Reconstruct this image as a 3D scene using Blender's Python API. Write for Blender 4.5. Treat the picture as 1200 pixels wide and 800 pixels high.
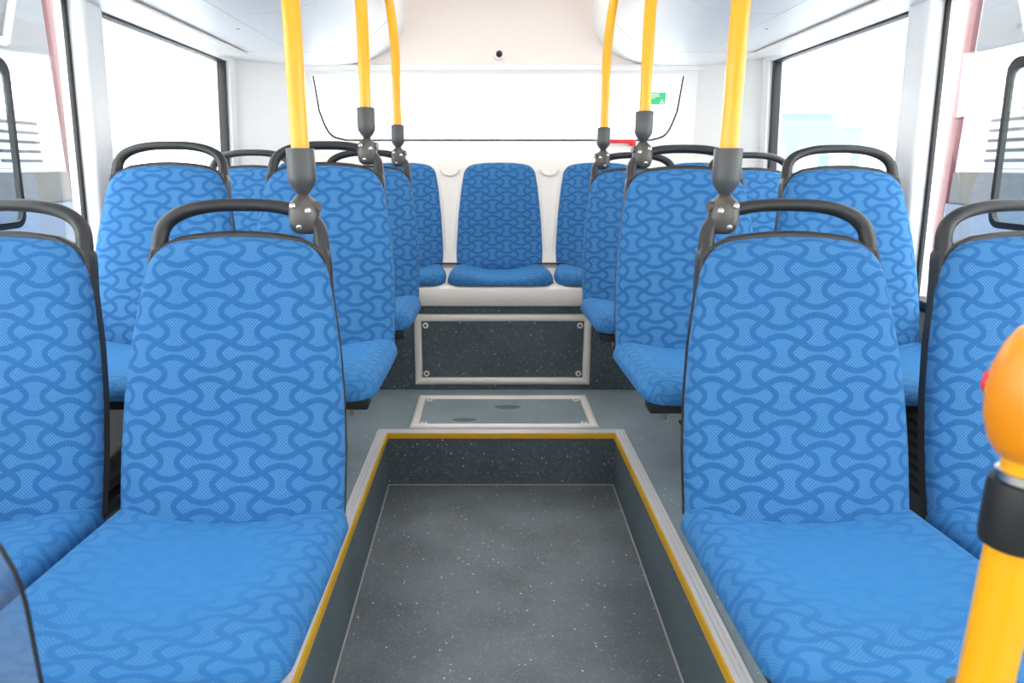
import bpy, bmesh, math, random
from mathutils import Vector, Matrix
random.seed(7)
for o in list(bpy.data.objects): bpy.data.objects.remove(o)
scene = bpy.context.scene
COL = scene.collection
PI = math.pi

# ------------------------------------------------------------------ camera
F_PX, HOR_Y, VP_X = 800.0, 194.0, 572.0
cam_d = bpy.data.cameras.new('camera'); cam = bpy.data.objects.new('camera', cam_d); COL.objects.link(cam)
cam_d.sensor_width = 36.0; cam_d.lens = 36.0 * F_PX / 1200.0
cam_d.clip_start = 0.02; cam_d.clip_end = 400
cam.location = (-0.05, 0.0, 1.0)
pitch = math.atan((400 - HOR_Y) / F_PX)
cam.rotation_euler = (PI / 2 - pitch, 0, 0)
cam_d.shift_x = (600 - VP_X) / 1200.0
cam_d.dof.use_dof = True; cam_d.dof.focus_distance = 1.75; cam_d.dof.aperture_fstop = 5.6
scene.camera = cam

# ------------------------------------------------------------------ sky (bright overcast) and exposure
world = bpy.data.worlds.new('overcast_sky'); scene.world = world; world.use_nodes = True
wn = world.node_tree.nodes; wn['Background'].inputs[0].default_value = (1.0, 1.0, 1.0, 1)
wn['Background'].inputs[1].default_value = 5.1
vs = scene.view_settings
vs.view_transform = 'Standard'; vs.look = 'None'; vs.gamma = 1.0; vs.use_curve_mapping = False
vs.exposure = 0.35
LED_STRENGTH = 6.0

# ------------------------------------------------------------------ material helpers
def lin(c):
    return tuple(((v / 255.0) / 12.92 if v / 255.0 <= 0.04045 else ((v / 255.0 + 0.055) / 1.055) ** 2.4) for v in c) + (1.0,)

class NT:
    def __init__(s, name):
        s.m = bpy.data.materials.new(name); s.m.use_nodes = True
        s.t = s.m.node_tree; s.n = s.t.nodes; s.l = s.t.links
        s.b = s.n['Principled BSDF']
    def new(s, typ, **kw):
        n = s.n.new(typ)
        for k, v in kw.items(): setattr(n, k, v)
        return n
    def put(s, sock, v):
        if hasattr(v, 'is_output') or isinstance(v, bpy.types.NodeSocket): s.l.new(v, sock)
        else: sock.default_value = v
    def math(s, op, a, b=0.0, c=None):
        n = s.new('ShaderNodeMath', operation=op)
        s.put(n.inputs[0], a); s.put(n.inputs[1], b)
        if c is not None: s.put(n.inputs[2], c)
        return n.outputs[0]
    def step(s, v, lo, hi):
        n = s.new('ShaderNodeMapRange', interpolation_type='SMOOTHSTEP'); s.put(n.inputs[0], v)
        n.inputs[1].default_value = lo; n.inputs[2].default_value = hi
        return n.outputs[0]
    def mix(s, f, a, b):
        n = s.new('ShaderNodeMix', data_type='RGBA'); s.put(n.inputs[0], f); s.put(n.inputs[6], a); s.put(n.inputs[7], b)
        return n.outputs[2]
    def noise(s, scale, detail=3.0, vec=None):
        n = s.new('ShaderNodeTexNoise'); n.inputs['Scale'].default_value = scale; n.inputs['Detail'].default_value = detail
        if vec is not None: s.l.new(vec, n.inputs['Vector'])
        return n.outputs[0]
    def objco(s):
        return s.new('ShaderNodeTexCoord').outputs['Object']
    def bump(s, h, strength, dist):
        n = s.new('ShaderNodeBump'); n.inputs['Strength'].default_value = strength; n.inputs['Distance'].default_value = dist
        s.l.new(h, n.inputs['Height']); s.l.new(n.outputs[0], s.b.inputs['Normal'])

def simple(name, rgb, rough=0.5, metal=0.0, var=0.06, scale=30.0, bump=0.0, coat=0.0, spec=0.5):
    t = NT(name); c = lin(rgb); v = t.objco()
    nz = t.noise(scale, 4.0, v)
    d = tuple(max(0, x * (1 - var)) for x in c[:3]) + (1,); u = tuple(min(1, x * (1 + var)) for x in c[:3]) + (1,)
    t.put(t.b.inputs['Base Color'], t.mix(nz, d, u))
    t.b.inputs['Roughness'].default_value = rough; t.b.inputs['Metallic'].default_value = metal
    t.b.inputs['Coat Weight'].default_value = coat; t.b.inputs['Specular IOR Level'].default_value = spec
    if bump: t.bump(t.noise(scale * 12, 3.0, v), 0.35, bump)
    return t.m

def fabric(worn_sheen=False):
    t = NT('blue_woven_fabric_worn_sheen' if worn_sheen else 'blue_woven_fabric')
    uvn = t.new('ShaderNodeUVMap'); sep = t.new('ShaderNodeSeparateXYZ'); t.l.new(uvn.outputs[0], sep.inputs[0])
    u, v = sep.outputs[0], sep.outputs[1]
    TW, TH, A, B = 0.0688, 0.0396, 0.28, 0.31
    U = t.math('DIVIDE', u, TW); V = t.math('DIVIDE', v, TH)
    sU = t.math('SINE', t.math('MULTIPLY', U, PI)); sV = t.math('SINE', t.math('MULTIPLY', V, PI))
    cU = t.math('COSINE', t.math('MULTIPLY', U, PI)); cV = t.math('COSINE', t.math('MULTIPLY', V, PI))
    rU = t.math('ROUND', U); rV = t.math('ROUND', V)
    gU = t.math('COSINE', t.math('MULTIPLY', rU, PI)); gV = t.math('COSINE', t.math('MULTIPLY', rV, PI))
    d1 = t.math('ABSOLUTE', t.math('SUBTRACT', t.math('SUBTRACT', U, rU), t.math('MULTIPLY', t.math('MULTIPLY', gU, sV), A)))
    d2 = t.math('ABSOLUTE', t.math('ADD', t.math('SUBTRACT', V, rV), t.math('MULTIPLY', t.math('MULTIPLY', gV, sU), B)))
    k1, k2 = A * PI * TW / TH, B * PI * TH / TW
    n1 = t.math('SQRT', t.math('ADD', t.math('POWER', t.math('MULTIPLY', t.math('ABSOLUTE', cV), k1), 2.0), 1.0))
    n2 = t.math('SQRT', t.math('ADD', t.math('POWER', t.math('MULTIPLY', t.math('ABSOLUTE', cU), k2), 2.0), 1.0))
    m1 = t.math('DIVIDE', t.math('MULTIPLY', d1, TW), n1); m2 = t.math('DIVIDE', t.math('MULTIPLY', d2, TH), n2)
    d = t.math('MINIMUM', m1, m2)
    fill = t.step(d, 0.0044, 0.0066)                       # 1 inside the bone shapes, 0 on the outlines
    P = PI / 0.0034
    a1 = t.math('SINE', t.math('MULTIPLY', u, P)); a2 = t.math('SINE', t.math('MULTIPLY', v, P))
    dots = t.step(t.math('MULTIPLY', a1, a2), 0.05, 0.45)    # the woven mesh of holes
    stripe = t.step(t.math('SINE', t.math('MULTIPLY', v, 2 * PI / 0.0034)), -0.3, 0.6)
    ground = t.mix(stripe, lin((33, 85, 136)), lin((43, 102, 156)))
    mesh = t.mix(dots, lin((74, 128, 176)), lin((37, 93, 146)))
    big = t.noise(7.0, 2.0, t.objco())
    col = t.mix(fill, ground, mesh)
    if worn_sheen:      # sheen painted into the colour, strongest mid-seat where rubbed smooth; pattern half gone
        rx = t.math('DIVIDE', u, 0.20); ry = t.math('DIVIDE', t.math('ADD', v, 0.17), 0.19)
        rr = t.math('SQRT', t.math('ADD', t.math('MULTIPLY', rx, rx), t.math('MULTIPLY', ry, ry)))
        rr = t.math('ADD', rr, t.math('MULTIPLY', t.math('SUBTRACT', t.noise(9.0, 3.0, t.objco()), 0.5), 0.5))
        sheen_wear = t.math('ADD', t.math('MULTIPLY', t.math('SUBTRACT', 1.0, t.step(rr, 0.45, 1.2)), 0.55), 0.32)
        col = t.mix(sheen_wear, col, lin((52, 122, 178)))
    col = t.mix(t.math('MULTIPLY', big, 0.4), col, lin((42, 106, 166)))
    t.put(t.b.inputs['Base Color'], col)
    t.b.inputs['Roughness'].default_value = 0.85
    t.b.inputs['Sheen Tint'].default_value = lin((120, 180, 240)); t.b.inputs['Sheen Weight'].default_value = 0.15; t.b.inputs['Sheen Roughness'].default_value = 0.4
    t.b.inputs['Specular IOR Level'].default_value = 0.25
    hh = t.math('SUBTRACT', t.math('MULTIPLY', fill, 0.6), t.math('MULTIPLY', t.math('MULTIPLY', dots, fill), 0.35))
    t.bump(hh, 0.35, 0.0012)
    return t.m

def speckled(name, base, dark, rough=0.5):
    t = NT(name); v = t.objco()
    vo = t.new('ShaderNodeTexVoronoi'); vo.inputs['Scale'].default_value = 62.0; t.l.new(v, vo.inputs['Vector'])
    sep = t.new('ShaderNodeSeparateColor'); t.l.new(vo.outputs['Color'], sep.inputs[0])
    r = t.math('MULTIPLY', t.step(sep.outputs[0], 0.58, 1.0), 0.20)
    f1 = t.math('SUBTRACT', 1.0, t.math('GREATER_THAN', vo.outputs['Distance'], r))
    vo2 = t.new('ShaderNodeTexVoronoi'); vo2.inputs['Scale'].default_value = 190.0; t.l.new(v, vo2.inputs['Vector'])
    s2 = t.new('ShaderNodeSeparateColor'); t.l.new(vo2.outputs['Color'], s2.inputs[0])
    f2 = t.math('MULTIPLY', t.math('GREATER_THAN', s2.outputs[1], 0.86), 0.22)
    grime = t.step(t.noise(5.0, 5.0, v), 0.35, 0.75)
    c = t.mix(grime, lin(base), lin(dark))
    c = t.mix(f2, c, lin((150, 165, 175)))
    c = t.mix(t.math('MULTIPLY', f1, 0.7), c, lin((225, 230, 232)))
    t.put(t.b.inputs['Base Color'], c); t.b.inputs['Roughness'].default_value = rough
    t.bump(t.noise(420.0, 2.0, v), 0.2, 0.0008)
    return t.m

def glass(name, tint=(0.96, 0.985, 0.98), refl=0.06):
    t = NT(name); t.n.remove(t.b)
    tr = t.new('ShaderNodeBsdfTransparent'); tr.inputs[0].default_value = tint + (1,)
    gl = t.new('ShaderNodeBsdfGlossy'); gl.inputs['Roughness'].default_value = 0.02
    lw = t.new('ShaderNodeLayerWeight'); lw.inputs['Blend'].default_value = 0.25
    f = t.math('ADD', t.math('MULTIPLY', lw.outputs['Fresnel'], 0.2), refl * 0.3)
    mx = t.new('ShaderNodeMixShader'); t.l.new(f, mx.inputs[0]); t.l.new(tr.outputs[0], mx.inputs[1]); t.l.new(gl.outputs[0], mx.inputs[2])
    t.l.new(mx.outputs[0], t.n['Material Output'].inputs[0])
    return t.m

def emit(name, rgb, strength):
    t = NT(name); t.b.inputs['Base Color'].default_value = lin(rgb)
    t.b.inputs['Emission Color'].default_value = lin(rgb); t.b.inputs['Emission Strength'].default_value = strength
    return t.m

M = dict(
    fabric=fabric(), fabric_worn_sheen=fabric(True),
    plastic=simple('dark_grey_plastic', (38, 37, 39), 0.42, var=0.08, scale=60, bump=0.0006),
    casing=simple('charcoal_casing', (66, 70, 72), 0.5, var=0.05),
    nosing=simple('nosing_aluminium', (226, 223, 226), 0.35, metal=0.15, var=0.01),
    black=simple('black_plastic', (26, 26, 28), 0.5, var=0.1),
    rubber=simple('black_rubber', (30, 30, 34), 0.55, var=0.1),
    yellow=simple('yellow_paint', (242, 170, 8), 0.3, var=0.03, coat=0.25),
    sleeve=simple('grey_plastic_sleeve', (74, 74, 76), 0.38, var=0.05),
    clamp=simple('gunmetal_clamp', (88, 83, 80), 0.36, metal=0.3, var=0.08, scale=50),
    steel=simple('steel_screw', (190, 190, 188), 0.25, metal=1.0),
    alu=simple('brushed_aluminium', (246, 238, 230), 0.38, metal=0.1, var=0.015, scale=80),
    yellow_edge=simple('yellow_edge_strip', (226, 172, 20), 0.45, var=0.06),
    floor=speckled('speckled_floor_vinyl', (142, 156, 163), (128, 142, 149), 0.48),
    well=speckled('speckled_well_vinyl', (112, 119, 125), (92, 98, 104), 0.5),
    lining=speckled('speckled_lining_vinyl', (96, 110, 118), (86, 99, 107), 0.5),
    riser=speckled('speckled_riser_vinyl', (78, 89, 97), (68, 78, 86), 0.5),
    white=simple('white_panel', (236, 233, 231), 0.45, var=0.015),
    cream=simple('cream_bench_plastic', (232, 226, 220), 0.4, var=0.02),
    beige=simple('beige_panel', (234, 223, 216), 0.55, var=0.02),
    greywall=simple('grey_wall_panel', (170, 168, 166), 0.6, var=0.04),
    glass=glass('window_glass'),
    acrylic=glass('acrylic_sheet', (0.9, 0.93, 0.97), 0.6),
    orange=simple('orange_plastic', (224, 136, 8), 0.35, var=0.03),
    red=simple('red_plastic', (226, 40, 52), 0.4, var=0.03),
    green=simple('green_sticker', (60, 205, 130), 0.5, var=0.05),
    ink=simple('white_ink', (236, 248, 240), 0.5, var=0.02),
    lens=simple('black_lens', (34, 30, 24), 0.15, var=0.05),
    dirt=simple('dark_smudge', (98, 110, 113), 0.7, var=0.2),
    led=emit('led_lens', (255, 250, 244), LED_STRENGTH),
    snow=simple('snow', (240, 243, 247), 0.8, var=0.03, scale=2),
    bus_white=simple('bus_white_paint', (186, 190, 196), 0.4, var=0.02),
    bus_red=simple('bus_red_paint', (100, 46, 52), 0.4, var=0.03),
    bus_blue=simple('bus_blue_paint', (32, 56, 84), 0.45, var=0.05),
    bus_grey=simple('bus_grey_glass', (80, 82, 88), 0.6, var=0.08, scale=3),
    bus_dark=simple('bus_dark_louvre', (52, 52, 55), 0.6, var=0.1),
    bus_teal=simple('bus_teal_glass', (150, 200, 200), 0.3, var=0.1, scale=3),
    bus_brown=simple('bus_muddy_skirt', (66, 63, 60), 0.7, var=0.2, scale=4),
    pale=simple('pale_facade', (108, 130, 132), 0.7, var=0.04, scale=1),
)

# ------------------------------------------------------------------ mesh helpers
def mk(name, verts, faces, mat, parent=None, uv=None, sharp=38, smooth=True):
    me = bpy.data.meshes.new(name)
    me.from_pydata([tuple(v) for v in verts], [], faces)
    if uv:
        l = me.uv_layers.new(name='UVMap')
        for lp in me.loops: l.data[lp.index].uv = uv[lp.vertex_index]
    bm = bmesh.new(); bm.from_mesh(me); bmesh.ops.recalc_face_normals(bm, faces=bm.faces); bm.to_mesh(me); bm.free()
    if smooth:
        me.polygons.foreach_set('use_smooth', [True] * len(me.polygons)); me.set_sharp_from_angle(angle=math.radians(sharp))
    me.materials.append(M[mat] if isinstance(mat, str) else mat)
    o = bpy.data.objects.new(name, me); COL.objects.link(o)
    if parent: o.parent = parent
    return o

class MB:
    def __init__(s): s.v = []; s.f = []
    def add(s, v, f):
        b = len(s.v); s.v += [tuple(p) for p in v]; s.f += [tuple(i + b for i in q) for q in f]; return s
    def box(s, x0, x1, y0, y1, z0, z1, bev=0.0, seg=2, fn=None):
        bm = bmesh.new(); bmesh.ops.create_cube(bm, size=1.0)
        for w in bm.verts:
            w.co = Vector(((x0 + x1) / 2 + w.co.x * (x1 - x0), (y0 + y1) / 2 + w.co.y * (y1 - y0), (z0 + z1) / 2 + w.co.z * (z1 - z0)))
        if bev: bmesh.ops.bevel(bm, geom=bm.edges[:], offset=bev, segments=seg, affect='EDGES', profile=0.5)
        bm.verts.index_update()
        s.add([fn(w.co) if fn else w.co.copy() for w in bm.verts], [[w.index for w in f.verts] for f in bm.faces]); bm.free(); return s
    def rings(s, rings, closed=True, cap0=True, cap1=True):
        n = len(rings[0]); b = len(s.v)
        for r in rings: s.v += [tuple(p) for p in r]
        for i in range(len(rings) - 1):
            for j in range(n if closed else n - 1):
                k = (j + 1) % n
                s.f.append((b + i * n + j, b + i * n + k, b + (i + 1) * n + k, b + (i + 1) * n + j))
        if cap0: s.f.append(tuple(b + j for j in range(n)))
        if cap1: s.f.append(tuple(b + (len(rings) - 1) * n + j for j in range(n)))
        return s
    def lathe(s, prof, origin=(0, 0, 0), axis=(0, 0, 1), n=20):
        """prof: list of (radius, height along axis)"""
        a = Vector(axis).normalized(); o = Vector(origin)
        x = a.orthogonal().normalized(); y = a.cross(x)
        s.rings([[o + a * h + (x * math.cos(2 * PI * k / n) + y * math.sin(2 * PI * k / n)) * max(r, 1e-5) for k in range(n)] for r, h in prof]); return s
    def tube(s, path, r, n=14, binormal=None, rb=None):
        P = [Vector(p) for p in path]; rings = []
        up = Vector(binormal) if binormal else None
        prev = None
        for i, p in enumerate(P):
            t = (P[min(i + 1, len(P) - 1)] - P[max(i - 1, 0)]).normalized()
            if up is not None: b = up; nrm = b.cross(t).normalized()
            else:
                nrm = t.orthogonal().normalized() if prev is None else (prev - t * prev.dot(t)).normalized()
                b = t.cross(nrm)
            prev = nrm
            ra = r[i] if isinstance(r, (list, tuple)) else r
            rr = (rb[i] if isinstance(rb, (list, tuple)) else rb) if rb else ra
            rings.append([p + nrm * ra * math.cos(2 * PI * k / n) + b * rr * math.sin(2 * PI * k / n) for k in range(n)])
        s.rings(rings); return s
    def build(s, name, mat, parent=None, **kw): return mk(name, s.v, s.f, mat, parent, **kw)

def catmull(pts, n=8):
    P = [Vector(p) for p in pts]; P = [P[0] * 2 - P[1]] + P + [P[-1] * 2 - P[-2]]; out = []
    for i in range(1, len(P) - 2):
        for k in range(n):
            t = k / n; a, b, c, d = P[i - 1:i + 3]
            out.append(0.5 * ((2 * b) + (c - a) * t + (2 * a - 5 * b + 4 * c - d) * t * t + (3 * b - a - 3 * c + d) * t ** 3))
    return out + [P[-2]]

def empty(name, loc, rz=0.0):
    o = bpy.data.objects.new(name, None); o.empty_display_size = 0.1; COL.objects.link(o); o.location = loc; o.rotation_euler.z = rz; return o
def tag(o, label, cat, group=None):
    o['label'] = label; o['category'] = cat
    if group: o['group'] = group
    return o
def struct(o, label=None):
    o['kind'] = 'structure'
    if label: o['label'] = label
    return o
def copy_tree(o, parent=None):
    c = o.copy(); COL.objects.link(c)
    if parent: c.parent = parent
    for ch in list(o.children): copy_tree(ch, c)
    return c
def rrect(x0, x1, y0, y1, r, n=6):
    rs = r if isinstance(r, (list, tuple)) else (r,) * 4; out = []
    for (cx, cy, a0, q) in ((x1, y1, 0, 0), (x0, y1, 90, 1), (x0, y0, 180, 2), (x1, y0, 270, 3)):
        k = rs[q]; ox = cx - k if q in (0, 3) else cx + k; oy = cy - k if q in (0, 1) else cy + k
        for i in range(n + 1):
            a = math.radians(a0 + 90 * i / n); out.append((ox + k * math.cos(a), oy + k * math.sin(a)))
    return out
def offset2d(pts, d):
    n = len(pts); out = []
    for i in range(n):
        a, b, c = Vector(pts[i - 1]), Vector(pts[i]), Vector(pts[(i + 1) % n])
        e1 = (b - a); e2 = (c - b)
        if e1.length < 1e-9: e1 = e2
        if e2.length < 1e-9: e2 = e1
        n1 = Vector((e1.y, -e1.x)).normalized(); n2 = Vector((e2.y, -e2.x)).normalized()
        m = (n1 + n2); m = m.normalized() if m.length > 1e-6 else n1
        out.append(tuple(b + m * d / max(0.5, m.dot(n1))))
    return out

# ================================================================== the bus body
WT = 1.45                                    # window top
def wx(z): return 1.2 + 0.05 * (WT - z)       # inner face of the side wall leans in towards the top
FR, RE = -7.8, 3.52                           # front and rear ends of the saloon
RIM = 0.446; PITY = 2.46; RISER = 3.0

# floor: raised podium left, right and behind the aisle well
fl = empty('floor', (0, 0, 0)); struct(fl)
for s in (-1, 1):
    a, b = sorted((s * RIM, s * 1.30))
    MB().box(a, b, FR, PITY, -0.62, 0.0).build('podium', 'floor', fl)
MB().box(-1.30, 1.30, PITY, RISER, -0.62, 0.0).build('podium', 'floor', fl)
# well (aisle) floor, sloping up to the rear
def wellz(y): return -0.214 - 0.045 * (PITY - y)
aw = struct(MB().add([(-RIM, FR, wellz(FR)), (RIM, FR, wellz(FR)), (RIM, PITY, wellz(PITY)), (-RIM, PITY, wellz(PITY)),
     (-RIM, FR, -0.62), (RIM, FR, -0.62), (RIM, PITY, -0.62), (-RIM, PITY, -0.62)],
    [(0, 1, 2, 3), (4, 5, 6, 7), (0, 1, 5, 4), (1, 2, 6, 5), (2, 3, 7, 6), (3, 0, 4, 7)]).build('aisle_well', 'well'))
# vinyl linings of the well walls
for s in (-1, 1):
    x0, x1 = sorted((s * RIM, s * (RIM - 0.004)))
    MB().add([(x, y, z) for x in (x0, x1) for (y, z) in ((FR, wellz(FR)), (PITY - 0.004, wellz(PITY)), (PITY - 0.004, -0.004), (FR, -0.004))],
        [(0, 1, 2, 3), (4, 5, 6, 7), (0, 1, 5, 4), (1, 2, 6, 5), (2, 3, 7, 6), (3, 0, 4, 7)]).build('well_lining', 'lining', aw)
    sm = MB(); xs = s * (RIM - 0.006)
    sm.tube([(xs, FR, wellz(FR) + 0.002), (xs, PITY - 0.006, wellz(PITY) + 0.002)], 0.003, 8).build('seam_bead', 'greywall', aw)
MB().box(-RIM, RIM, PITY - 0.004, PITY, wellz(PITY), -0.004).build('well_lining', 'riser', aw)
MB().tube([(-RIM + 0.004, PITY - 0.006, wellz(PITY) + 0.002), (RIM - 0.004, PITY - 0.006, wellz(PITY) + 0.002)], 0.0022, 8).build('seam_bead', 'greywall', aw)

# aluminium nosing around the well with a yellow edge strip
tr = empty('trim_1', (0, 0, 0)); struct(tr, 'aluminium nosing with yellow edge strip around the sunken aisle')
NW = 0.034
for s in (-1, 1):
    a, b = sorted((s * (RIM - 0.004), s * (RIM + NW)))
    mb = MB()
    for k in range(3):                            # ribbed profile
        q0 = a + (b - a) * (k / 3) + 0.0008; q1 = a + (b - a) * ((k + 1) / 3) - 0.0008
        mb.box(q0, q1, FR + 0.2, PITY + NW, 0.0, 0.006, 0.0018, 1)
    mb.box(a, b, FR + 0.2, PITY + NW, 0.0, 0.003)
    mb.build('nosing', 'nosing', tr)
    a, b = sorted((s * (RIM - 0.010), s * (RIM - 0.004)))
    MB().box(a, b, FR + 0.2, PITY - 0.004, -0.022, 0.003, 0.001, 1).build('edge_strip', 'yellow_edge', tr)
mb = MB()
for k in range(3):
    mb.box(-RIM + 0.005, RIM - 0.005, PITY - 0.004 + (NW + 0.004) * k / 3 + 0.0008, PITY - 0.004 + (NW + 0.004) * (k + 1) / 3 - 0.0008, 0.0, 0.006, 0.0018, 1)
mb.build('nosing', 'nosing', tr)
MB().box(-RIM + 0.006, RIM - 0.006, PITY - 0.010, PITY - 0.004, -0.017, 0.004, 0.001, 1).build('edge_strip', 'yellow_edge', tr)

# rear step (riser) carrying the bench
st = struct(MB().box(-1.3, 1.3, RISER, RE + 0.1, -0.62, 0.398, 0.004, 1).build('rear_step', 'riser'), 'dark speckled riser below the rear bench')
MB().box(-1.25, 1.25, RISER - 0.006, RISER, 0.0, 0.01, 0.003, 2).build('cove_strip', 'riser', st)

# side walls
def leanbox(mb, s, d0, d1, y0, y1, z0, z1, bev=0.0):
    """box on the side wall s, from depth d0 to d1 outward of the inner face"""
    fn = lambda c: Vector((s * (wx(c.z) + c.x), c.y, c.z))
    return mb.box(d0, d1, y0, y1, z0, z1, bev, 3, fn)
WZ0 = 0.60
GAPS = [(2.19, 3.25), (0.62, 2.08), (-0.95, 0.45), (-2.52, -1.12), (-4.1, -2.69), (-5.67, -4.27), (-7.24, -5.84)]
for s, side in ((-1, 'left'), (1, 'right')):
    w = empty('wall_' + side, (s * 1.25, 0, 0)); struct(w)
    def bld(mb, name, mat):
        o = mb.build(name, mat, w); o.matrix_parent_inverse = Matrix.Translation((-s * 1.25, 0, 0)); return o
    bld(leanbox(MB(), s, 0, 0.07, FR, RE, -0.02, WZ0), 'lower_panel', 'greywall')
    bld(leanbox(MB(), s, -0.012, 0.02, FR, 3.27, WZ0 - 0.02, WZ0 + 0.012, 0.006), 'window_ledge', 'plastic')
    bld(leanbox(MB(), s, 0, 0.07, FR, RE, WT, 1.95), 'upper_panel', 'white')
    bld(leanbox(MB(), s, 0.0, 0.07, 3.25, RE, WZ0, WT, 0.0), 'corner_post', 'white')
    ys = [3.25] + [v for g in GAPS for v in (g[0], g[1])]
    for i in range(len(GAPS) - 1):
        bld(leanbox(MB(), s, -0.018, 0.07, GAPS[i + 1][1], GAPS[i][0], WZ0 - 0.3, WT + 0.01, 0.016), 'pillar', 'white')
    bld(leanbox(MB(), s, -0.018, 0.07, FR, GAPS[-1][0], WZ0, WT + 0.01, 0.016), 'pillar', 'white')

wnum = 0
for s, side in ((-1, 'left'), (1, 'right')):
    for gi, (y0, y1) in enumerate(GAPS):
        wnum += 1
        W = empty('window_%d' % wnum, (0, 0, 0)); struct(W, '%s side window %s' % (side, ('beside the rear seats', 'beside the front seats with a sliding vent')[gi] if gi < 2 else 'further forward'))
        leanbox(MB(), s, 0.036, 0.041, y0, y1, WZ0, WT).build('pane', 'glass', W)
        gt = 0.012
        for (a, b, c, d) in ((y0, y0 + gt, WZ0, WT), (y1 - (0.022 if gi == 0 else gt), y1, WZ0, WT), (y0 + gt, y1 - gt, WZ0, WZ0 + gt), (y0 + gt, y1 - gt, WT - 0.007, WT)):
            leanbox(MB(), s, *((0.024, 0.036) if gi and b == y1 else (0.016, 0.050)), a, b, c, d, 0.002).build('gasket', 'rubber', W)
        if gi == 1:       # sliding vent: dark frame with rounded corners around its own pane
            V0, V1, Z0, Z1 = 0.70, 1.80, 0.845, 1.255
            o2 = rrect(V0, V1, Z0, Z1, 0.035); i2 = rrect(V0 + 0.014, V1 - 0.013, Z0 + 0.016, Z1 - 0.026, 0.024)
            to = lambda q, dd: (s * (wx(q[1]) + dd), q[0], q[1])
            mb = MB(); n = len(o2)
            rr = [[to(q, 0.033) for q in o2], [to(q, 0.021) for q in o2], [to(q, 0.020) for q in i2], [to(q, 0.033) for q in i2]]
            mb.rings(rr + [rr[0]], True, False, False)
            vf = mb.build('vent_frame', 'rubber', W)
            MB().rings([[to(q, 0.024) for q in i2], [to(q, 0.028) for q in i2]]).build('vent_pane', 'glass', vf)

# rear wall with its window opening, chamfered corners
RW = RE
rw = empty('wall_rear', (0, RW, 0)); struct(rw)
def rbld(mb, name, mat):
    o = mb.build(name, mat, rw); o.matrix_parent_inverse = Matrix.Translation((0, -RW, 0)); return o
WL, WB, WTOP = 0.905, 1.118, 1.425
def rear_open(off=0.0, n=7):
    """rear window outline: square top corners, rounded narrowing bottom corners"""
    pts = [(WL + off, WTOP + off), (-WL - off, WTOP + off)]
    bl = [(-WL + 0.02 - off, WB + 0.14), (-WL + 0.05 - off, WB + 0.06), (-WL + 0.085 - off * .7, WB + 0.018 - off * .7), (-WL + 0.15, WB - off)]
    bl = [tuple(p) for p in catmull([(x, z, 0) for x, z in bl], 4)]
    pts += [(p[0], p[1]) for p in bl]; pts += [(-p[0], p[1]) for p in reversed(bl)]
    return pts
op = rear_open()
nb = len(op)
def project_out(p):
    x, z = p; bx, z0, z1 = 1.30, 0.398, 1.98; cx, cz = 0.0, 1.27
    dx, dz = x - cx, z - cz
    k = min((bx - cx) / abs(dx) if abs(dx) > 1e-6 else 1e9, ((z1 - cz) / dz if dz > 0 else (z0 - cz) / dz) if abs(dz) > 1e-6 else 1e9)
    return (cx + dx * k, cz + dz * k)
out = [project_out(p) for p in op]
# panel above, below and beside the window (one frame of the rear wall) as four pieces
rbld(MB().box(-1.30, 1.30, RW, RW + 0.06, WTOP + 0.03, 1.98), 'upper_panel', 'beige')
mb = MB(); n = len(op)
low = [p for p in op[2:]]
mb.rings([[(p[0], RW + yy, p[1]) for p in op] for yy in (0.0, 0.06)], True, False, False)
fr = [(1.30, WTOP + 0.03), (-1.30, WTOP + 0.03)] + [(-1.30, WTOP + 0.03 - (WTOP + 0.03 - 0.398) * (i + 1) / (len(low) // 2)) for i in range(len(low) // 2)] + \
     [(1.30, 0.398 + (WTOP + 0.03 - 0.398) * i / (len(low) // 2)) for i in range(len(low) // 2)]
mb.rings([[(p[0], RW, p[1]) for p in op], [(p[0], RW, p[1]) for p in fr]], True, False, False)
mb.rings([[(p[0], RW + 0.06, p[1]) for p in op], [(p[0], RW + 0.06, p[1]) for p in fr]], True, False, False)
rbld(mb, 'window_surround', 'white')
rbld(MB().box(-1.0, 1.0, RW - 0.022, RW, WTOP + 0.018, WTOP + 0.046, 0.006), 'ledge', 'white')
for s in (-1, 1):   # corner panels
    pts = [(s * 1.268, 3.285), (s * 1.185, 3.335), (s * 1.10, 3.415), (s * 0.99, 3.495), (s * 0.965, RW + 0.002), (s * 1.29, RW + 0.002), (s * 1.29, 3.285)]
    sm = [(p[0], p[1]) for p in catmull([(x, y, 0) for x, y in pts[:4]], 5)] + pts[4:]
    struct(MB().rings([[(x, y, z) for x, y in sm] for z in (0.398, 1.47)]).build('trim_%d' % (10 + (s > 0)), 'white'), 'white curved panel in the %s rear corner' % ('left' if s < 0 else 'right'))
wnum += 1
W = empty('window_%d' % wnum, (0, RW, 0)); struct(W, 'wide rear window')
def wb(mb, name, mat):
    o = mb.build(name, mat, W); o.matrix_parent_inverse = Matrix.Translation((0, -RW, 0)); return o
wb(MB().rings([[(p[0], RW + 0.03, p[1]) for p in op], [(p[0], RW + 0.036, p[1]) for p in op]]), 'pane', 'glass')
line = [(p[0], RW + 0.026, p[1]) for p in op[1:]] + [(op[0][0], RW + 0.026, op[0][1])]
line = [(-WL, RW + 0.026, WTOP - 0.004)] + [(p[0], RW + 0.026, p[1] + 0.003) for p in low] + [(WL, RW + 0.026, WTOP - 0.004)]
wb(MB().tube(line, 0.008, 8), 'gasket', 'rubber')

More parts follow.
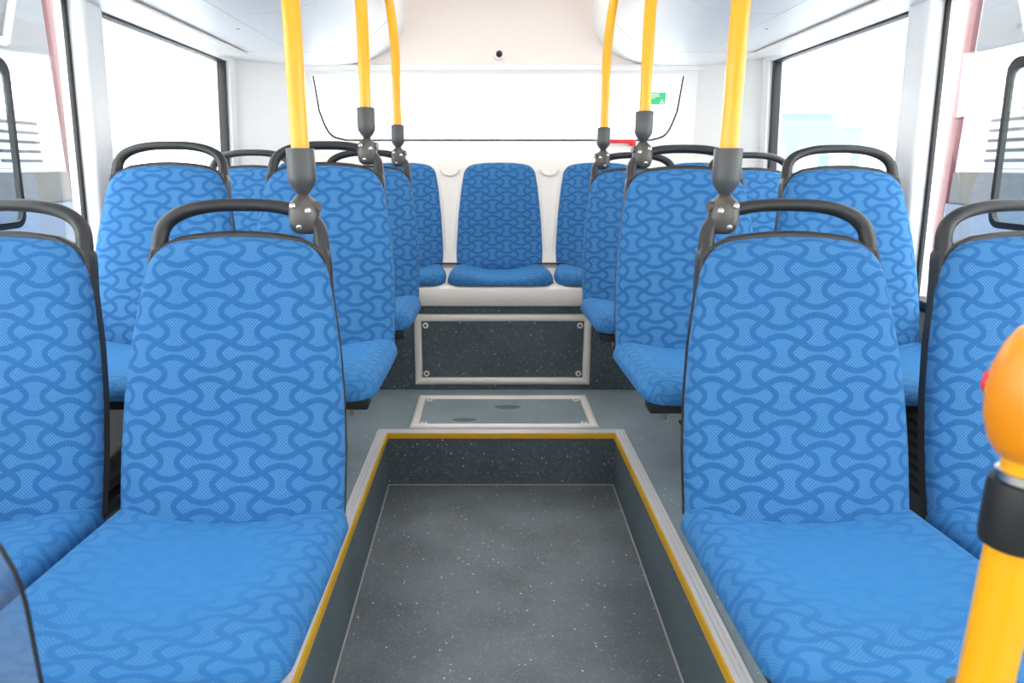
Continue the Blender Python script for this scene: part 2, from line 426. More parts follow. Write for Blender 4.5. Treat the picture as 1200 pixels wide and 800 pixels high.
# ceiling and the cove ducts along both sides
ce = struct(MB().box(-1.30, 1.30, FR, RW + 0.06, 1.95, 2.0).build('ceiling', 'white'))
def strip(prof, y0, y1, s, th=0.006):
    """an extruded panel following prof [(x,z)] at side s"""
    P = [Vector((x, z)) for x, z in prof]; N = []
    for i in range(len(P)):
        t = (P[min(i + 1, len(P) - 1)] - P[max(i - 1, 0)]).normalized(); N.append(Vector((t.y, -t.x)))
    loop = [(p.x, p.y) for p in P] + [(P[i].x + N[i].x * th, P[i].y + N[i].y * th) for i in range(len(P) - 1, -1, -1)]
    return MB().rings([[(s * x, y, z) for x, z in loop] for y in (y0, y1)])
cove = [(p.x, p.y) for p in catmull([(.872, 1.464, 0), (.77, 1.467, 0), (.69, 1.474, 0), (.60, 1.497, 0), (.52, 1.543, 0), (.465, 1.60, 0), (.445, 1.66, 0), (.442, 1.74, 0), (.44, 1.82, 0)], 5)]
tnum = 1
for s, side in ((-1, 'left'), (1, 'right')):
    tnum += 1
    T = empty('trim_%d' % tnum, (0, 0, 0)); struct(T, 'white cove duct along the %s side of the ceiling' % side)
    strip([(1.205, 1.449), (1.16, 1.452), (1.13, 1.452), (1.085, 1.460)], FR, 3.10, s).build('lip_panel', 'white', T)
    MB().box(*sorted((s * 1.07, s * 1.10)), FR, 3.10, 1.452, 1.462, 0.003).build('lip_rail', 'alu', T)
    strip([(1.078, 1.466), (.98, 1.466), (.878, 1.466)], FR, 3.10, s).build('service_panel', 'white', T)
    for yy in (-7.0, -4.8, -2.6, -0.4, 1.1, 2.35):
        strip(cove, yy, min(yy + (2.196 if yy < -1 else 1.496 if yy < 0 else 1.246 if yy < 2 else 0.746), 3.098), s).build('cove_panel', 'white', T)
    strip([(1.25, 1.468)] + cove, 3.104, RW, s).build('rear_cove_panel', 'white', T)
    for yy in (2.05, 2.6): # screws in the service panel
        MB().lathe([(0.0, -0.003), (0.006, -0.002), (0.006, 0.0)], (s * .93, yy, 1.466), (0, 0, 1), 10).build('screw', 'steel', T)
    L = empty('light_strip', (s * 0.30, 0, 1.90)); tag(L, 'long white ceiling light strip on the %s of the aisle' % side, 'light', 'ceiling light strips')
    for o in (MB().box(-0.05, 0.05, -7.0, 3.3, 0.022, 0.05, 0.004).build('housing', 'white', L), MB().box(-0.04, 0.04, -6.98, 3.28, 0.0, 0.024, 0.008).build('lens', 'led', L)): pass

# front end of the saloon: bulkhead with windscreen opening behind the camera
wf = empty('wall_front', (0, FR, 0)); struct(wf)
for nm, b in (('lower_panel', (-1.3, 1.3, -0.62, 0.35)), ('upper_panel', (-1.3, 1.3, 1.65, 2.0)), ('post', (-1.3, -1.12, 0.35, 1.65)), ('post', (1.12, 1.3, 0.35, 1.65))):
    o = MB().box(b[0], b[1], -0.06, 0.0, b[2], b[3]).build(nm, 'greywall', wf)
MB().box(-1.12, 1.12, -0.035, -0.03, 0.35, 1.65).build('windscreen', 'glass', wf)

# ================================================================== seats
REC = math.radians(17.0); SR, CR = math.sin(REC), math.cos(REC)
YB, ZB = 0.045, -0.016
def B(x, l, h): return (x, YB + l * SR - h * CR, ZB + l * CR + h * SR)
def lerp_tab(tab, t):
    for (a, va), (b, vb) in zip(tab, tab[1:]):
        if t <= b: return va + (vb - va) * max(0.0, (t - a) / (b - a))
    return tab[-1][1]
BACKW = [(-0.05, .206), (0.0, .2075), (0.1, .2085), (0.2, .205), (0.3, .196), (0.4, .181), (0.46, .171), (0.6, .160)]
LTOP, RC = 0.490, 0.055
def sgnpow(v, p): return math.copysign(abs(v) ** p, v)
XL = []
def back_cushion(name, parent, T=0.045, nu=26, nv=34, wtab=BACKW, ltop=LTOP, rc=RC, arch=0.020, l0=-0.03, fmap=B, inset=0.0, bulge=0.020):
    V, UV = [], []; XL.clear()
    us = [math.sin(PI / 2 * (2 * j / nu - 1)) for j in range(nu + 1)]
    for i in range(nv + 1):
        q = i / nv; q = 0.5 - 0.5 * math.cos(PI * q)
        l = l0 + (ltop - l0) * q
        w = lerp_tab(wtab, l) - inset
        if l > ltop - rc: w = w - rc + math.sqrt(max(0.0, rc * rc - (l - (ltop - rc)) ** 2))
        for u in us:
            x = u * w
            la = l + arch * (1 - (x / 0.17) ** 2) * max(0.0, min(1.0, (l - 0.2) / 0.28))
            e = (1 - min(1, abs(u)) ** 6) ** 0.5
            et = max(0.0, 1 - max(0.0, (l - (ltop - 0.045)) / 0.045) ** 2.2) ** 0.5 if l > ltop - 0.045 else 1.0
            h = T * (0.25 + 0.75 * e) * et * (1 - 0.35 * max(0, (l - .25) / .25)) + bulge * math.exp(-((l - 0.0) / 0.09) ** 2) * (1 - u * u) - 0.006 * (1 - u * u) * math.exp(-((l - 0.33) / .12) ** 2)
            V.append(fmap(x, la, h)); UV.append((x + math.copysign(T * 0.75 * (1 - e), u), la + 0.013 + T * (1 - et) * 0.8)); XL.append((x, la))
    F = [(i * (nu + 1) + j, i * (nu + 1) + j + 1, (i + 1) * (nu + 1) + j + 1, (i + 1) * (nu + 1) + j) for i in range(nv) for j in range(nu)]
    edge = [j for j in range(nu + 1)] + [i * (nu + 1) + nu for i in range(1, nv + 1)] + [nv * (nu + 1) + j for j in range(nu - 1, -1, -1)] + [i * (nu + 1) for i in range(nv - 1, 0, -1)]
    b = len(V)
    for k in edge:
        V.append(fmap(XL[k][0], XL[k][1], -0.004)); sd = 0 < k // (nu + 1) < nv; UV.append((UV[k][0] + (math.copysign(0.25 * T + 0.004, UV[k][0]) if sd else 0), UV[k][1] + (0 if sd else 0.004)))
    n = len(edge)
    F += [(edge[k], edge[(k + 1) % n], b + (k + 1) % n, b + k) for k in range(n)] + [tuple(b + k for k in range(n))]
    return mk(name, V, F, 'fabric', parent, uv=UV, sharp=50)

def seat_cushion(name, parent, y0=0.055, y1=-0.412, T=0.062, wr=0.218, wf=0.221, dish=0.033, tilt=0.06, nu=26, nv=30, rf=0.055, rr=0.035, base=-0.062):
    V, UV = [], []
    us = [math.sin(PI / 2 * (2 * j / nu - 1)) for j in range(nu + 1)]
    Ln = y0 - y1
    for i in range(nv + 1):
        q = 0.5 - 0.5 * math.cos(PI * i / nv); y = y0 - Ln * q; d = Ln * q
        w = wr + (wf - wr) * min(1, d / 0.2)
        if d > Ln - rf: w = w - rf + math.sqrt(max(0.0, rf * rf - (d - (Ln - rf)) ** 2))
        if d < rr: w = w - rr + math.sqrt(max(0.0, rr * rr - (rr - d) ** 2))
        for u in us:
            x = u * w
            e = (1 - min(1, abs(u)) ** 7) ** 0.45
            fr_ = max(0.0, (d - (Ln - 0.075)) / 0.075); ef = max(0.0, 1 - fr_ ** 2.4) ** 0.5
            er = max(0.0, 1 - max(0.0, (0.03 - d) / 0.03) ** 2) ** 0.5
            h = T * (0.12 + 0.88 * e * ef * er)
            dz = dish * (abs(u) ** 2.2 - 0.60) * ef * e
            V.append((x, y, base + h + dz + tilt * (-y) * 0.6)); UV.append((x + math.copysign(T * 0.8 * (1 - e), u), y - T * 0.9 * (1 - ef)))
    F = [(i * (nu + 1) + j, i * (nu + 1) + j + 1, (i + 1) * (nu + 1) + j + 1, (i + 1) * (nu + 1) + j) for i in range(nv) for j in range(nu)]
    edge = [j for j in range(nu + 1)] + [i * (nu + 1) + nu for i in range(1, nv + 1)] + [nv * (nu + 1) + j for j in range(nu - 1, -1, -1)] + [i * (nu + 1) for i in range(nv - 1, 0, -1)]
    b = len(V)
    for k in edge:
        p = V[k]; V.append((p[0] * .97, p[1], base + tilt * (-p[1]) * 0.6)); UV.append(UV[k])
    n = len(edge)
    F += [(edge[k], edge[(k + 1) % n], b + (k + 1) % n, b + k) for k in range(n)] + [tuple(b + k for k in range(n))]
    return mk(name, V, F, 'fabric_worn_sheen', parent, uv=UV, sharp=50)

def make_seat():
    root = empty('bus_seat', (0, 0, 0))
    back_cushion('back_cushion', root)
    seat_cushion('seat_cushion', root)
    # moulded back shell, its rim showing round the cushion
    R = []
    ls = [-0.02, 0.01] + [0.05 * k for k in range(1, 9)] + [0.44, 0.465]
    right = [(lerp_tab(BACKW, l) - 0.005 * min(1, max(0, (0.46 - l) / 0.06)), l) for l in ls]
    top = []
    for k in range(1, 6):
        a = math.radians(90 * k / 5); rcs = 0.02; w = lerp_tab(BACKW, 0.48) + 0.0
        top.append((w - rcs + rcs * math.cos(a), 0.476 + rcs * math.sin(a) * 0.7))
    topc = [(w * t, 0.490 + 0.024 * (1 - t * t) + 0.004) for t in (0.66, 0.45, 0.22, 0.0)]
    half = right + top + topc
    full = half + [(-x, l) for x, l in reversed(half[:-1])]
    prof = [(-0.012, 0.004), (-0.003, 0.006), (0.003, 0.002), (0.005, -0.008), (0.003, -0.028), (-0.012, -0.038)]
    rings = [[B(x, l, h) for x, l in offset2d(full, o)] for o, h in [(-0.03, -0.002)] + prof]
    sh = MB().rings(rings).build('back_shell', 'plastic', root)
    # grab handle
    pts = [(0.168, 0.40), (0.1625, 0.455), (0.1575, 0.492)]
    a_, b_ = 0.1560, 0.074; ex = 2 / 2.6
    for k in range(1, 13):
        t = math.radians(90 * k / 12); pts.append((a_ * max(0, math.cos(t)) ** ex, 0.500 + b_ * math.sin(t) ** ex))
    hp = pts + [(-x, l) for x, l in reversed(pts[:-1])]
    rad = [0.007, 0.0115, 0.015] + [0.0150 - 0.0028 * k / 12 for k in range(1, 13)]; rad = rad + list(reversed(rad[:-1]))
    path = [B(x, l, -0.010) for x, l in hp]
    n3 = (0, -CR, SR)
    MB().tube(path, rad, 12, n3, [0.012, 0.014, 0.016] + [0.0145] * (len(hp) - 6) + [0.016, 0.014, 0.012]).build('grab_handle', 'plastic', root)
    # pan under the cushion with its bracket and bolt
    o2 = rrect(-0.196, 0.196, -0.375, 0.06, (0.03, 0.03, 0.06, 0.06), 5)
    MB().rings([[(x, y, z + 0.036 * (-y)) for x, y in offset2d(o2, o)] for o, z in ((-0.02, -0.085), (-0.004, -0.080), (0.0, -0.07), (0.0, -0.058), (-0.01, -0.056))]).build('seat_pan', 'black', root)
    MB().box(-0.19, 0.19, -0.33, -0.27, -0.098, -0.066, 0.004).build('bracket', 'black', root)
    MB().lathe([(0.0, -0.028), (0.004, -0.026), (0.004, -0.012), (0.008, -0.010), (0.008, 0.0)], (0.145, -0.30, -0.095), (0, 0, 1), 8).build('bolt', 'steel', root)
    MB().lathe([(0.0, -0.028), (0.004, -0.026), (0.004, -0.012), (0.008, -0.010), (0.008, 0.0)], (-0.145, -0.30, -0.095), (0, 0, 1), 8).build('bolt', 'steel', root)
    return root

ROWS = [(1.13, 0.396), (1.88, 0.528), (2.60, 0.520)]
SX = {'outer': 0.99, 'inner': 0.53}
LAB = {
 (0, 'left', 'outer'): 'blue bus seat cut off by the left edge, beside the left window, front row',
 (0, 'left', 'inner'): 'nearest blue bus seat left of the sunken aisle, grey pole clamped on its handle',
 (0, 'right', 'inner'): 'nearest blue bus seat right of the sunken aisle, grey pole clamped on its handle',
 (0, 'right', 'outer'): 'blue bus seat cut off by the right edge, behind the orange button pole',
 (1, 'left', 'outer'): 'blue window seat on the left in the second row, beside the white pillar',
 (1, 'left', 'inner'): 'blue aisle seat on the left in the second row, middle left pole on its handle',
 (1, 'right', 'inner'): 'blue aisle seat on the right in the second row, middle right pole on its handle',
 (1, 'right', 'outer'): 'blue window seat on the right in the second row, beside the white pillar',
 (2, 'left', 'outer'): 'blue window seat on the left in the third row, mostly hidden',
 (2, 'left', 'inner'): 'blue aisle seat on the left in the third row, farthest left pole on its handle',
 (2, 'right', 'inner'): 'blue aisle seat on the right in the third row, farthest right pole on its handle',
 (2, 'right', 'outer'): 'blue window seat on the right in the third row, mostly hidden',
}
proto = make_seat(); first = True
seats = {}
for ri, (yj, zj) in enumerate(ROWS):
    for side, s in (('left', -1), ('right', 1)):
        dz = -0.010 if (s > 0 and ri > 0) else 0.0
        for pos in ('inner', 'outer'):
            o = proto if first else copy_tree(proto); first = False
            o.location = (s * SX[pos], yj, zj + dz)
            tag(o, LAB[(ri, side, pos)], 'seat', 'paired blue bus seats')
            seats[(ri, side, pos)] = o
        # pedestal carrying the pair
        P = empty('seat_pedestal', (s * 0.77, yj - 0.12, 0.0))
        tag(P, 'black pedestal under the %s-row seat pair on the %s' % (('front', 'second', 'third')[ri], side), 'pedestal', 'seat pedestals')
        zt = zj + dz - 0.088
        MB().box(-0.25, 0.25, -0.03, 0.03, zt - 0.04, zt, 0.006).build('beam', 'black', P)
        MB().box(-0.05, 0.05, -0.04, 0.04, 0.01, zt - 0.04, 0.01).build('post', 'black', P)
        MB().box(-0.055, 0.055, -0.10, 0.10, 0.0, 0.012, 0.004).build('base_plate', 'black', P)

# ---------------------------------------------------------------- rear bench: cream shell and five fixed seats
bench = empty('moulded_bench', (0, RISER, 0.398)); tag(bench, 'cream moulded bench shell across the back below the rear window', 'bench')
def bb(mb, name, mat, **kw):
    o = mb.build(name, mat, bench, **kw); o.matrix_parent_inverse = Matrix.Translation((0, -RISER, -0.398)); return o
prof = [(2.968, 0.398), (2.962, 0.41), (2.962, 0.452), (2.972, 0.474), (3.00, 0.486), (3.25, 0.505), (3.315, 0.515), (3.335, 0.54), (3.36, 0.60), (3.44, 0.95), (3.452, 1.02), (3.468, 1.042), (3.50, 1.046), (RW - 0.001, 1.046), (RW - 0.001, 0.398)]
bb(MB().rings([[(x, y, z) for y, z in prof] for x in (-1.19, 1.19)]), 'shell', 'cream')
bb(MB().box(-1.19, 1.19, 3.305, 3.325, 0.536, 0.542), 'joint_line', 'black')
R4 = math.atan2(3.44 - 3.36, 0.95 - 0.60)
J4 = (3.305, 0.545)
BW4 = [(-0.05, .212), (0.0, .214), (0.1, .211), (0.25, .202), (0.38, .188), (0.44, .178), (0.6, .165)]
def B4(x, l, h): return (x, 0.045 + l * math.sin(R4) - h * math.cos(R4), -0.02 + l * math.cos(R4) + h * math.sin(R4))
def make_rear():
    r = empty('bench_seat', (0, 0, 0))
    back_cushion('back_cushion', r, T=0.034, wtab=BW4, ltop=0.490, rc=0.05, arch=0.016, l0=-0.03, fmap=B4, inset=0.001, bulge=0.045)
    seat_cushion('seat_cushion', r, y0=0.05, y1=-0.325, T=0.06, wr=0.21, wf=0.238, dish=0.046, tilt=0.02, rf=0.06, base=-0.062)
    # raised moulding around the pad
    pts = [(lerp_tab(BW4, l) + 0.012, l) for l in (0.02, 0.1, 0.2, 0.3, 0.38, 0.43)]
    for k in range(1, 7):
        a = math.radians(90 * k / 6); pts.append((0.118 + 0.07 * math.cos(a) ** .8, 0.435 + 0.066 * math.sin(a)))
    pts += [(0.06, 0.510), (0, 0.513)]
    fp = pts + [(-x, l) for x, l in reversed(pts[:-1])]
    MB().tube([B4(x, l, 0.000) for x, l in fp], 0.009, 8).build('rim_moulding', 'cream', r)
    return r
rp = make_rear()
RL = ['blue rear-bench seat by the left corner, hidden behind the third row', 'blue rear-bench seat just left of the central one',
      'central blue rear-bench seat facing down the aisle', 'blue rear-bench seat just right of the central one', 'blue rear-bench seat by the right corner, hidden behind the third row']
for k in range(5):
    o = rp if k == 0 else copy_tree(rp)
    o.location = (0.006 + (k - 2) * 0.487, J4[0], J4[1]); tag(o, RL[k], 'seat', 'rear bench seats')
for k in range(4):    # small scooped web between neighbouring seats
    xc = 0.006 + (k - 1.5) * 0.487
    MB_ = MB(); pth = [(xc + 0.042 * math.sin(t), 3.434 - 0.001, 0.985 - 0.030 * math.cos(t)) for t in [math.radians(-85 + 17 * q) for q in range(11)]]
    bb(MB_.tube(pth, 0.006, 8), 'web_moulding', 'cream')

# ---------------------------------------------------------------- access hatches
def hatch(name, label, W_, H_, loc, rot):
    h = empty(name, loc); h.rotation_euler = rot; tag(h, label, 'hatch')
    fw = 0.034
    MB().box(-W_ / 2 + fw, W_ / 2 - fw, -H_ / 2 + fw, H_ / 2 - fw, 0.0, 0.003).build('panel', 'riser' if name.startswith('riser') else 'floor', h)
    def bar(ax, a0, a1, c, sgn):
        # mitred rounded frame bar; ax 0 = along x at y=c
        pr = [(0, 0), (0, 0.006), (0.004, 0.011), (0.014, 0.013), (0.026, 0.011), (fw - 0.001, 0.004), (fw, 0)]
        rg = []
        for e, m in ((a0, 1), (a1, -1)):
            rg.append([((e + m * t, c - sgn * t, z) if ax == 0 else (c - sgn * t, e + m * t, z)) for t, z in pr])
        return MB().rings(rg).build('frame_bar', 'alu', h, sharp=50)
    bar(0, -W_ / 2, W_ / 2, H_ / 2, 1); bar(0, -W_ / 2, W_ / 2, -H_ / 2, -1); bar(1, -H_ / 2, H_ / 2, W_ / 2, 1); bar(1, -H_ / 2, H_ / 2, -W_ / 2, -1)
    for sx in (-1, 1):
        for sy in (-1, 1):
            o = MB().lathe([(0.0135, 0.003), (0.0135, 0.006), (0.0105, 0.0065)], (sx * (W_ / 2 - 0.052), sy * (H_ / 2 - 0.052), 0), (0, 0, 1), 16).build('screw', 'alu', h)
            MB().lathe([(0.006, 0.0062), (0.006, 0.0072)], (sx * (W_ / 2 - 0.052), sy * (H_ / 2 - 0.052), 0), (0, 0, 1), 6).build('socket', 'black', o)
    return h
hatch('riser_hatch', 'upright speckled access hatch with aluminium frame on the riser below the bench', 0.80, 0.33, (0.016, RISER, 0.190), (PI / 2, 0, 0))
fh = hatch('floor_hatch', 'flat speckled floor hatch with thin aluminium frame behind the sunken aisle', 0.745, 0.375, (0.014, 2.700, 0.0), (0, 0, 0))
for (x, y, a, b) in ((0.02, 0.05, .055, .026), (-0.16, -0.10, .05, .020)):   # worn smudges on the floor hatch
    MB().rings([[(x + a * k_ * math.cos(t) * (1 + .12 * math.sin(3 * t)), y + b * k_ * math.sin(t), z) for t in [2 * PI * q / 20 for q in range(20)]] for k_, z in ((1, 0.003), (0.97, 0.0034))]).build('smudge', 'dirt', fh)

# ---------------------------------------------------------------- yellow handrail poles
PL = {(0, -1): 'nearest yellow pole on the left, clamped to the front seat handle', (0, 1): 'nearest yellow pole on the right, clamped to the front seat handle',
      (1, -1): 'middle yellow pole on the left, clamped to the second-row seat handle', (1, 1): 'middle yellow pole on the right, clamped to the second-row seat handle',
      (2, -1): 'farthest yellow pole on the left, clamped to the third-row seat handle', (2, 1): 'farthest yellow pole on the right, clamped to the third-row seat handle'}
def make_pole(ri, s):
    yj, zj = ROWS[ri]; zj += -0.010 if (s > 0 and ri > 0) else 0
    X = s * 0.407
    hx, hy, hz = B(0, 0.556, -0.010)
    Y, Z = yj + hy, zj + hz                     # where the clamp grips the handle
    P = empty('handrail_pole', (X, Y, Z)); tag(P, PL[(ri, s)], 'pole', 'yellow seat poles')
    # clamp: bulbous two-part casting
    cl = MB()
    prof = [(0.0, -0.0385), (0.015, -0.0375), (0.0240, -0.031), (0.0280, -0.017), (0.0288, 0.0), (0.0275, 0.014), (0.0235, 0.025), (0.015, 0.032), (0.010, 0.040)]
    rg = []
    for r, h in prof:
        rg.append([(sgnpow(math.cos(t), .75) * r * 1.0, sgnpow(math.sin(t), .75) * r * 0.95, h) for t in [2 * PI * k / 20 for k in range(20)]])
    c = cl.rings(rg).build('clamp', 'clamp', P, sharp=60)
    MB().lathe([(0.0, 0.0), (0.010, 0.0), (0.011, 0.006), (0.010, 0.012)], (-s * 0.020, -0.004, 0.014), (-s, -0.25, 0.1), 14).build('side_boss', 'clamp', c)
    for sx, sz in ((-0.015, 0.017), (0.014, 0.008), (-0.005, -0.024)):
        yy = -0.0262 if sz > -0.02 else -0.0258
        rr = MB().lathe([(0.0058, -0.003), (0.0058, 0.0005), (0.0040, 0.0015)], (-s * sx, yy, sz), (0, -1, -0.25 if sz < 0 else 0.12), 10).build('screw', 'steel', c)
    # sleeve
    rs = [(0.009, 0.034), (0.012, 0.040), (0.020, 0.050), (0.0255, 0.060), (0.0265, 0.068), (0.0265, 0.120), (0.0255, 0.123), (0.0175, 0.123)]
    MB().lathe(rs, (0, 0, 0), (0, 0, 1), 24).build('sleeve', 'sleeve', P)
    # tube, bending outward to the ceiling duct
    zt = 1.90 - Z
    path = [(0, 0, 0.118), (0, 0, 0.25), (s * 0.000, 0, 0.38), (s * 0.006, 0, 0.48), (s * 0.018, 0, 0.58), (s * 0.036, 0, 0.68), (s * 0.05, 0, zt)]
    if ri == 0: path = [(0, 0, 0.118), (0, 0, 0.4), (0, 0, 0.6), (s * 0.01, 0, 0.75), (s * 0.03, 0, zt)]
    MB().tube(catmull(path, 6), 0.0172, 18).build('tube', 'yellow', P)
    MB().lathe([(0.034, 0.0), (0.034, -0.006), (0.022, -0.016), (0.018, -0.016)], (path[-1][0], 0, 1.95 - Z), (0, 0, 1), 20).build('ceiling_flange', 'sleeve', P)
    MB().tube([(path[-1][0], 0, zt - .01), (path[-1][0], 0, 1.95 - Z)], 0.0172, 18).build('tube', 'yellow', P)
for ri in range(3):
    for s in (-1, 1): make_pole(ri, s)

# ---------------------------------------------------------------- foreground pole with stop button
PX, PY = 0.381, 0.50
fz = wellz(PY)
P = empty('stop_pole', (PX, PY, fz)); tag(P, 'thick yellow upright pole in the right foreground with a black collar', 'pole')
MB().tube([(0, 0, 0.006), (0, 0, 1.9 - fz)], 0.020, 22).build('tube', 'yellow', P)
MB().lathe([(0.045, 0.0), (0.045, 0.006), (0.026, 0.014), (0.0205, 0.014)], (0, 0, 0), (0, 0, 1), 22).build('floor_flange', 'sleeve', P)
MB().lathe([(0.045, 0.0), (0.045, -0.006), (0.026, -0.014), (0.0, -0.014)], (0, 0, 1.95 - fz), (0, 0, 1), 22).build('ceiling_flange', 'sleeve', P)
MB().tube([(0, 0, 1.89 - fz), (0, 0, 1.94 - fz)], 0.020, 22).build('tube', 'yellow', P)
MB().lathe([(0.0205, 0.0), (0.0255, 0.002), (0.0268, 0.010), (0.0268, 0.050), (0.0255, 0.057), (0.0205, 0.058)], (0, 0, 0.699 - fz), (0, 0, 1), 26).build('collar', 'black', P)
MB().lathe([(0.0205, 0.0), (0.0235, 0.001), (0.023, 0.007), (0.0205, 0.008)], (0, 0, 0.757 - fz), (0, 0, 1), 26).build('collar_ring', 'steel', P)
MB().lathe([(0.0205, 0.0), (0.027, 0.002), (0.027, 0.03), (0.0205, 0.032)], (0, 0, 0.52 - fz), (0, 0, 1), 26).build('lower_collar', 'sleeve', P)
SB = empty('stop_button', (PX, PY, 0.827)); tag(SB, 'rounded orange stop button housing on the foreground pole', 'button')
hs = MB()
hp_ = [(0.0205, -0.052), (0.026, -0.049), (0.033, -0.038), (0.039, -0.018), (0.0405, 0.0), (0.039, 0.020), (0.033, 0.040), (0.026, 0.052), (0.0205, 0.055)]
hs.rings([[(r * math.cos(t), r * 0.9 * math.sin(t), h) for t in [2 * PI * k / 28 for k in range(28)]] for r, h in hp_]).build('housing', 'orange', SB)
MB().lathe([(0.009, -0.004), (0.009, 0.002), (0.007, 0.0035), (0.0, 0.004)], (-0.026, 0.027, 0.004), (-1, 1.1, 0.0), 16).build('push_button', 'red', SB)

# ---------------------------------------------------------------- acrylic screen in the left foreground
A = empty('acrylic_screen', (-0.74, 0.50, 0.0)); tag(A, 'clear rounded acrylic screen with a dark edge in the bottom left corner', 'screen')
o2 = rrect(-0.30, 0.302, 0.06, 0.78, (0.14, 0.05, 0.02, 0.02), 12)
MB().rings([[(x, y, z) for x, z in o2] for y in (-0.002, 0.002)]).build('sheet', 'acrylic', A)
mb = MB(); q = [[(x, y, z) for x, z in offset2d(o2, d)] for d, y in ((-0.0004, -0.0022), (0.0008, -0.0022), (0.0008, 0.0022), (-0.0004, 0.0022))]
mb.rings(q + [q[0]], True, False, False).build('edge_trim', 'plastic', A)
for xx in (-0.2, 0.2):
    MB().box(xx - 0.03, xx + 0.03, -0.02, 0.02, 0.0, 0.09, 0.006).build('foot', 'black', A)

# ---------------------------------------------------------------- heaters along the side walls
H = empty('heater', (1.10, 2.3, 0.0)); tag(H, 'black louvred heater box below the right window seats', 'heater')
MB().box(-0.03, 0.09, -0.9, 0.68, 0.0, 0.40, 0.008).build('casing', 'casing', H)
MB().box(-0.036, -0.028, -0.9, 0.68, 0.385, 0.393, 0.002).build('top_edge', 'plastic', H)
for blk in range(4):
    for k in range(7):
        MB().box(-0.034, -0.026, -0.80 + 0.36 * blk, -0.52 + 0.36 * blk, 0.17 + 0.028 * k, 0.182 + 0.028 * k, 0.003).build('louvre', 'black', H)
MB().tube(catmull([(-0.044, -0.85, 0.03), (-0.046, -0.4, 0.05), (-0.044, -0.1, 0.10), (-0.044, 0.2, 0.05), (-0.044, 0.6, 0.03)], 6), 0.012, 10).build('hose', 'black', H)
H = empty('heater', (-1.17, 2.2, 0.0)); tag(H, 'low black heater rail along the floor below the left window seats', 'heater')
MB().box(-0.075, 0.01, -0.9, 0.78, 0.072, 0.105, 0.006).build('rail', 'black', H)
MB().box(-0.075, 0.02, -0.9, 0.78, 0.018, 0.052, 0.006).build('rail', 'black', H)
MB().box(-0.075, -0.02, -0.9, 0.78, 0.0, 0.10, 0.004).build('backing', 'plastic', H)

# ---------------------------------------------------------------- rear wall fittings
D = empty('surveillance_camera', (0.003, RW, 1.517)); tag(D, 'tiny round camera with a black lens in a white ring above the rear window', 'camera')
MB().lathe([(0.030, 0.0), (0.030, 0.006), (0.024, 0.016), (0.017, 0.018), (0.016, 0.014)], (0, 0, 0), (0, -1, 0), 24).build('ring', 'white', D)
MB().lathe([(0.0155, 0.010), (0.015, 0.017), (0.010, 0.021), (0.0, 0.022)], (0, 0, 0), (0, -1, 0), 20).build('lens', 'lens', D)
S = empty('window_sticker', (0.782, RW + 0.0285, 1.32)); tag(S, 'small green printed sticker on the rear window', 'sticker')
MB().box(-0.042, 0.042, -0.001, 0.001, -0.030, 0.030).build('backing', 'green', S)
for (a, b, c, d) in ((-.036, .008, .016, .021), (-.036, .012, .008, .012), (-.036, -.010, .000, .004), (.012, .034, -.024, -.018), (.018, .028, -.018, -.006), (-.036, .034, .026, .0275)):
    MB().box(a, b, -0.0016, -0.0009, c, d).build('print_mark', 'ink', S)
RH = empty('window_latch', (0.61, RW, 1.113)); tag(RH, 'red emergency handle at the bottom edge of the rear window', 'handle')
MB().box(-0.075, 0.055, -0.03, -0.006, -0.006, 0.012, 0.004).build('bar', 'red', RH)
MB().box(0.04, 0.066, -0.032, 0.0, -0.020, 0.010, 0.004).build('hook', 'red', RH)
MB().box(-0.075, -0.055, -0.01, 0.0, -0.006, 0.01, 0.002).build('mount', 'red', RH)

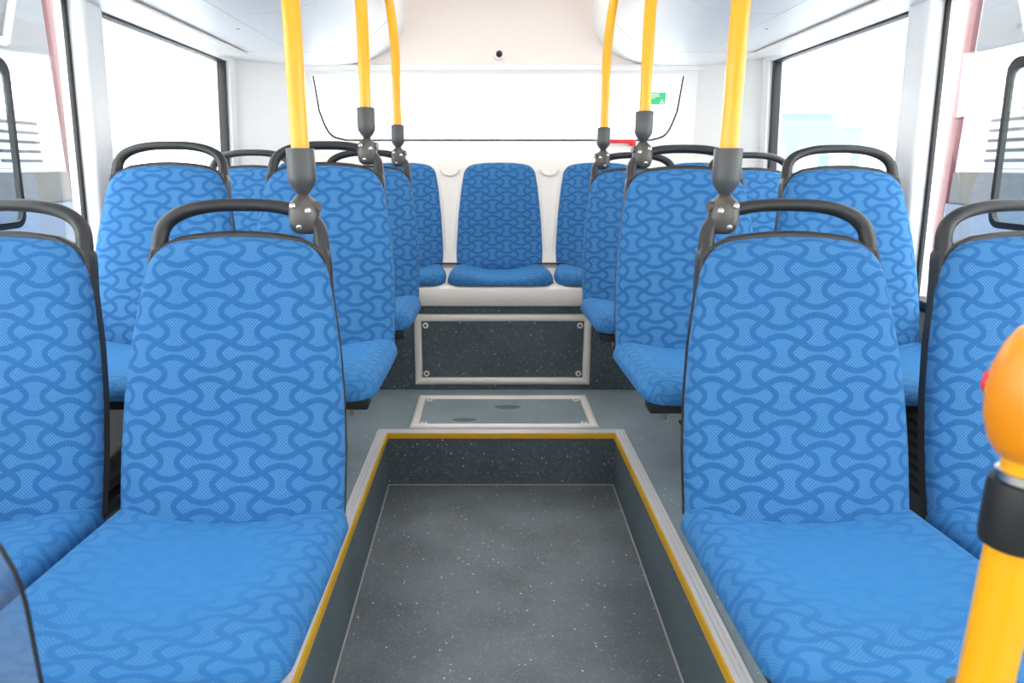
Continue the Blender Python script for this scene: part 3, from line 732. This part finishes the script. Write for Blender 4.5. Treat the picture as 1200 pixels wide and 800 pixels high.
# ================================================================== outside
gr = struct(MB().box(-60, 60, -40, 90, -1.15, -1.10).build('snow_ground', 'snow'), 'snowy ground outside the bus')
def parked_bus(s, label):
    """a bus parked across, its rear end facing the side windows"""
    Bx = empty('parked_bus', (s * 3.0, 5.05 if s < 0 else 4.72, -1.10)); tag(Bx, label, 'bus', 'parked buses outside')
    def b(name, mat, d0, d1, y0, y1, z0, z1, bev=0.0, parent=None):
        x0, x1 = sorted((s * d0, s * d1)); return MB().box(x0, x1, y0, y1, z0, z1, bev).build(name, mat, parent or Bx)
    b('body', 'bus_white', 0.0, 10.0, -2.42, -0.08, 0.40, 3.45, 0.06)
    for y0 in (-0.10, -2.5): b('corner_post', 'bus_red', -0.02, 0.3, y0, y0 + 0.10, 0.35, 3.4, 0.03)
    b('bumper', 'bus_dark', -0.08, 0.3, -2.38, -0.12, 0.40, 0.75, 0.05)
    b('blue_band', 'bus_blue', -0.03, 0.3, -2.36, -0.12, 1.50, 1.86, 0.01)
    b('mud_band', 'bus_brown', -0.024, 0.1, -2.36, -0.14, 1.86, 2.06, 0.01)
    b('rear_window', 'bus_grey', -0.015, 0.05, -2.25, -0.14, 2.78, 3.38, 0.02)
    for k in range(4):
        y_ = -2.1 + 0.5 * k
        MB().tube([(-s * 0.03, y_, 2.82), (-s * 0.03, y_ + (0.25 if k % 2 else 0.45), 3.35)], 0.022, 8).build('window_bar', 'bus_white', Bx)
    b('window_bar', 'bus_white', -0.045, -0.015, -2.2, -0.6, 2.80, 2.85, 0.01)
    b('engine_cover', 'bus_white', -0.02, 0.05, -2.1, -0.2, 2.08, 2.72, 0.02)
    for k in range(10):
        b('louvre', 'bus_dark', -0.035, -0.015, -0.80, -0.42, 2.12 + 0.058 * k, 2.138 + 0.058 * k, 0.004)
    b('lamp_cluster', 'bus_red', -0.03, 0.05, -2.3, -2.12, 1.1, 1.7, 0.02)
    for xx in (2.6, 8.2):
        for yy, d in ((-2.44, 1), (-0.06, -1)):
            MB().lathe([(0.2, 0.0), (0.48, 0.0), (0.50, 0.04), (0.50, 0.26), (0.2, 0.28)], (s * xx, yy, 0.50), (0, d, 0), 24).build('wheel', 'rubber', Bx)
parked_bus(-1, 'white parked bus with a red corner seen through the left front window')
parked_bus(1, 'white parked bus with a red corner seen through the right front window')
fb = empty('far_building', (14.5, 30.0, -1.10)); tag(fb, 'pale blue-green building faintly seen through the right rear window', 'building')
MB().box(-3.5, 1.2, 0, 6, 0, 4.2).build('wall', 'pale', fb)
MB().box(-3.7, 1.4, -0.2, 6.2, 4.2, 4.4).build('roof', 'bus_white', fb)
for k in range(3):
    MB().box(-2.9 + 1.4 * k, -2.0 + 1.4 * k, -0.06, 0.02, 1.6, 2.9).build('window', 'bus_white', fb)
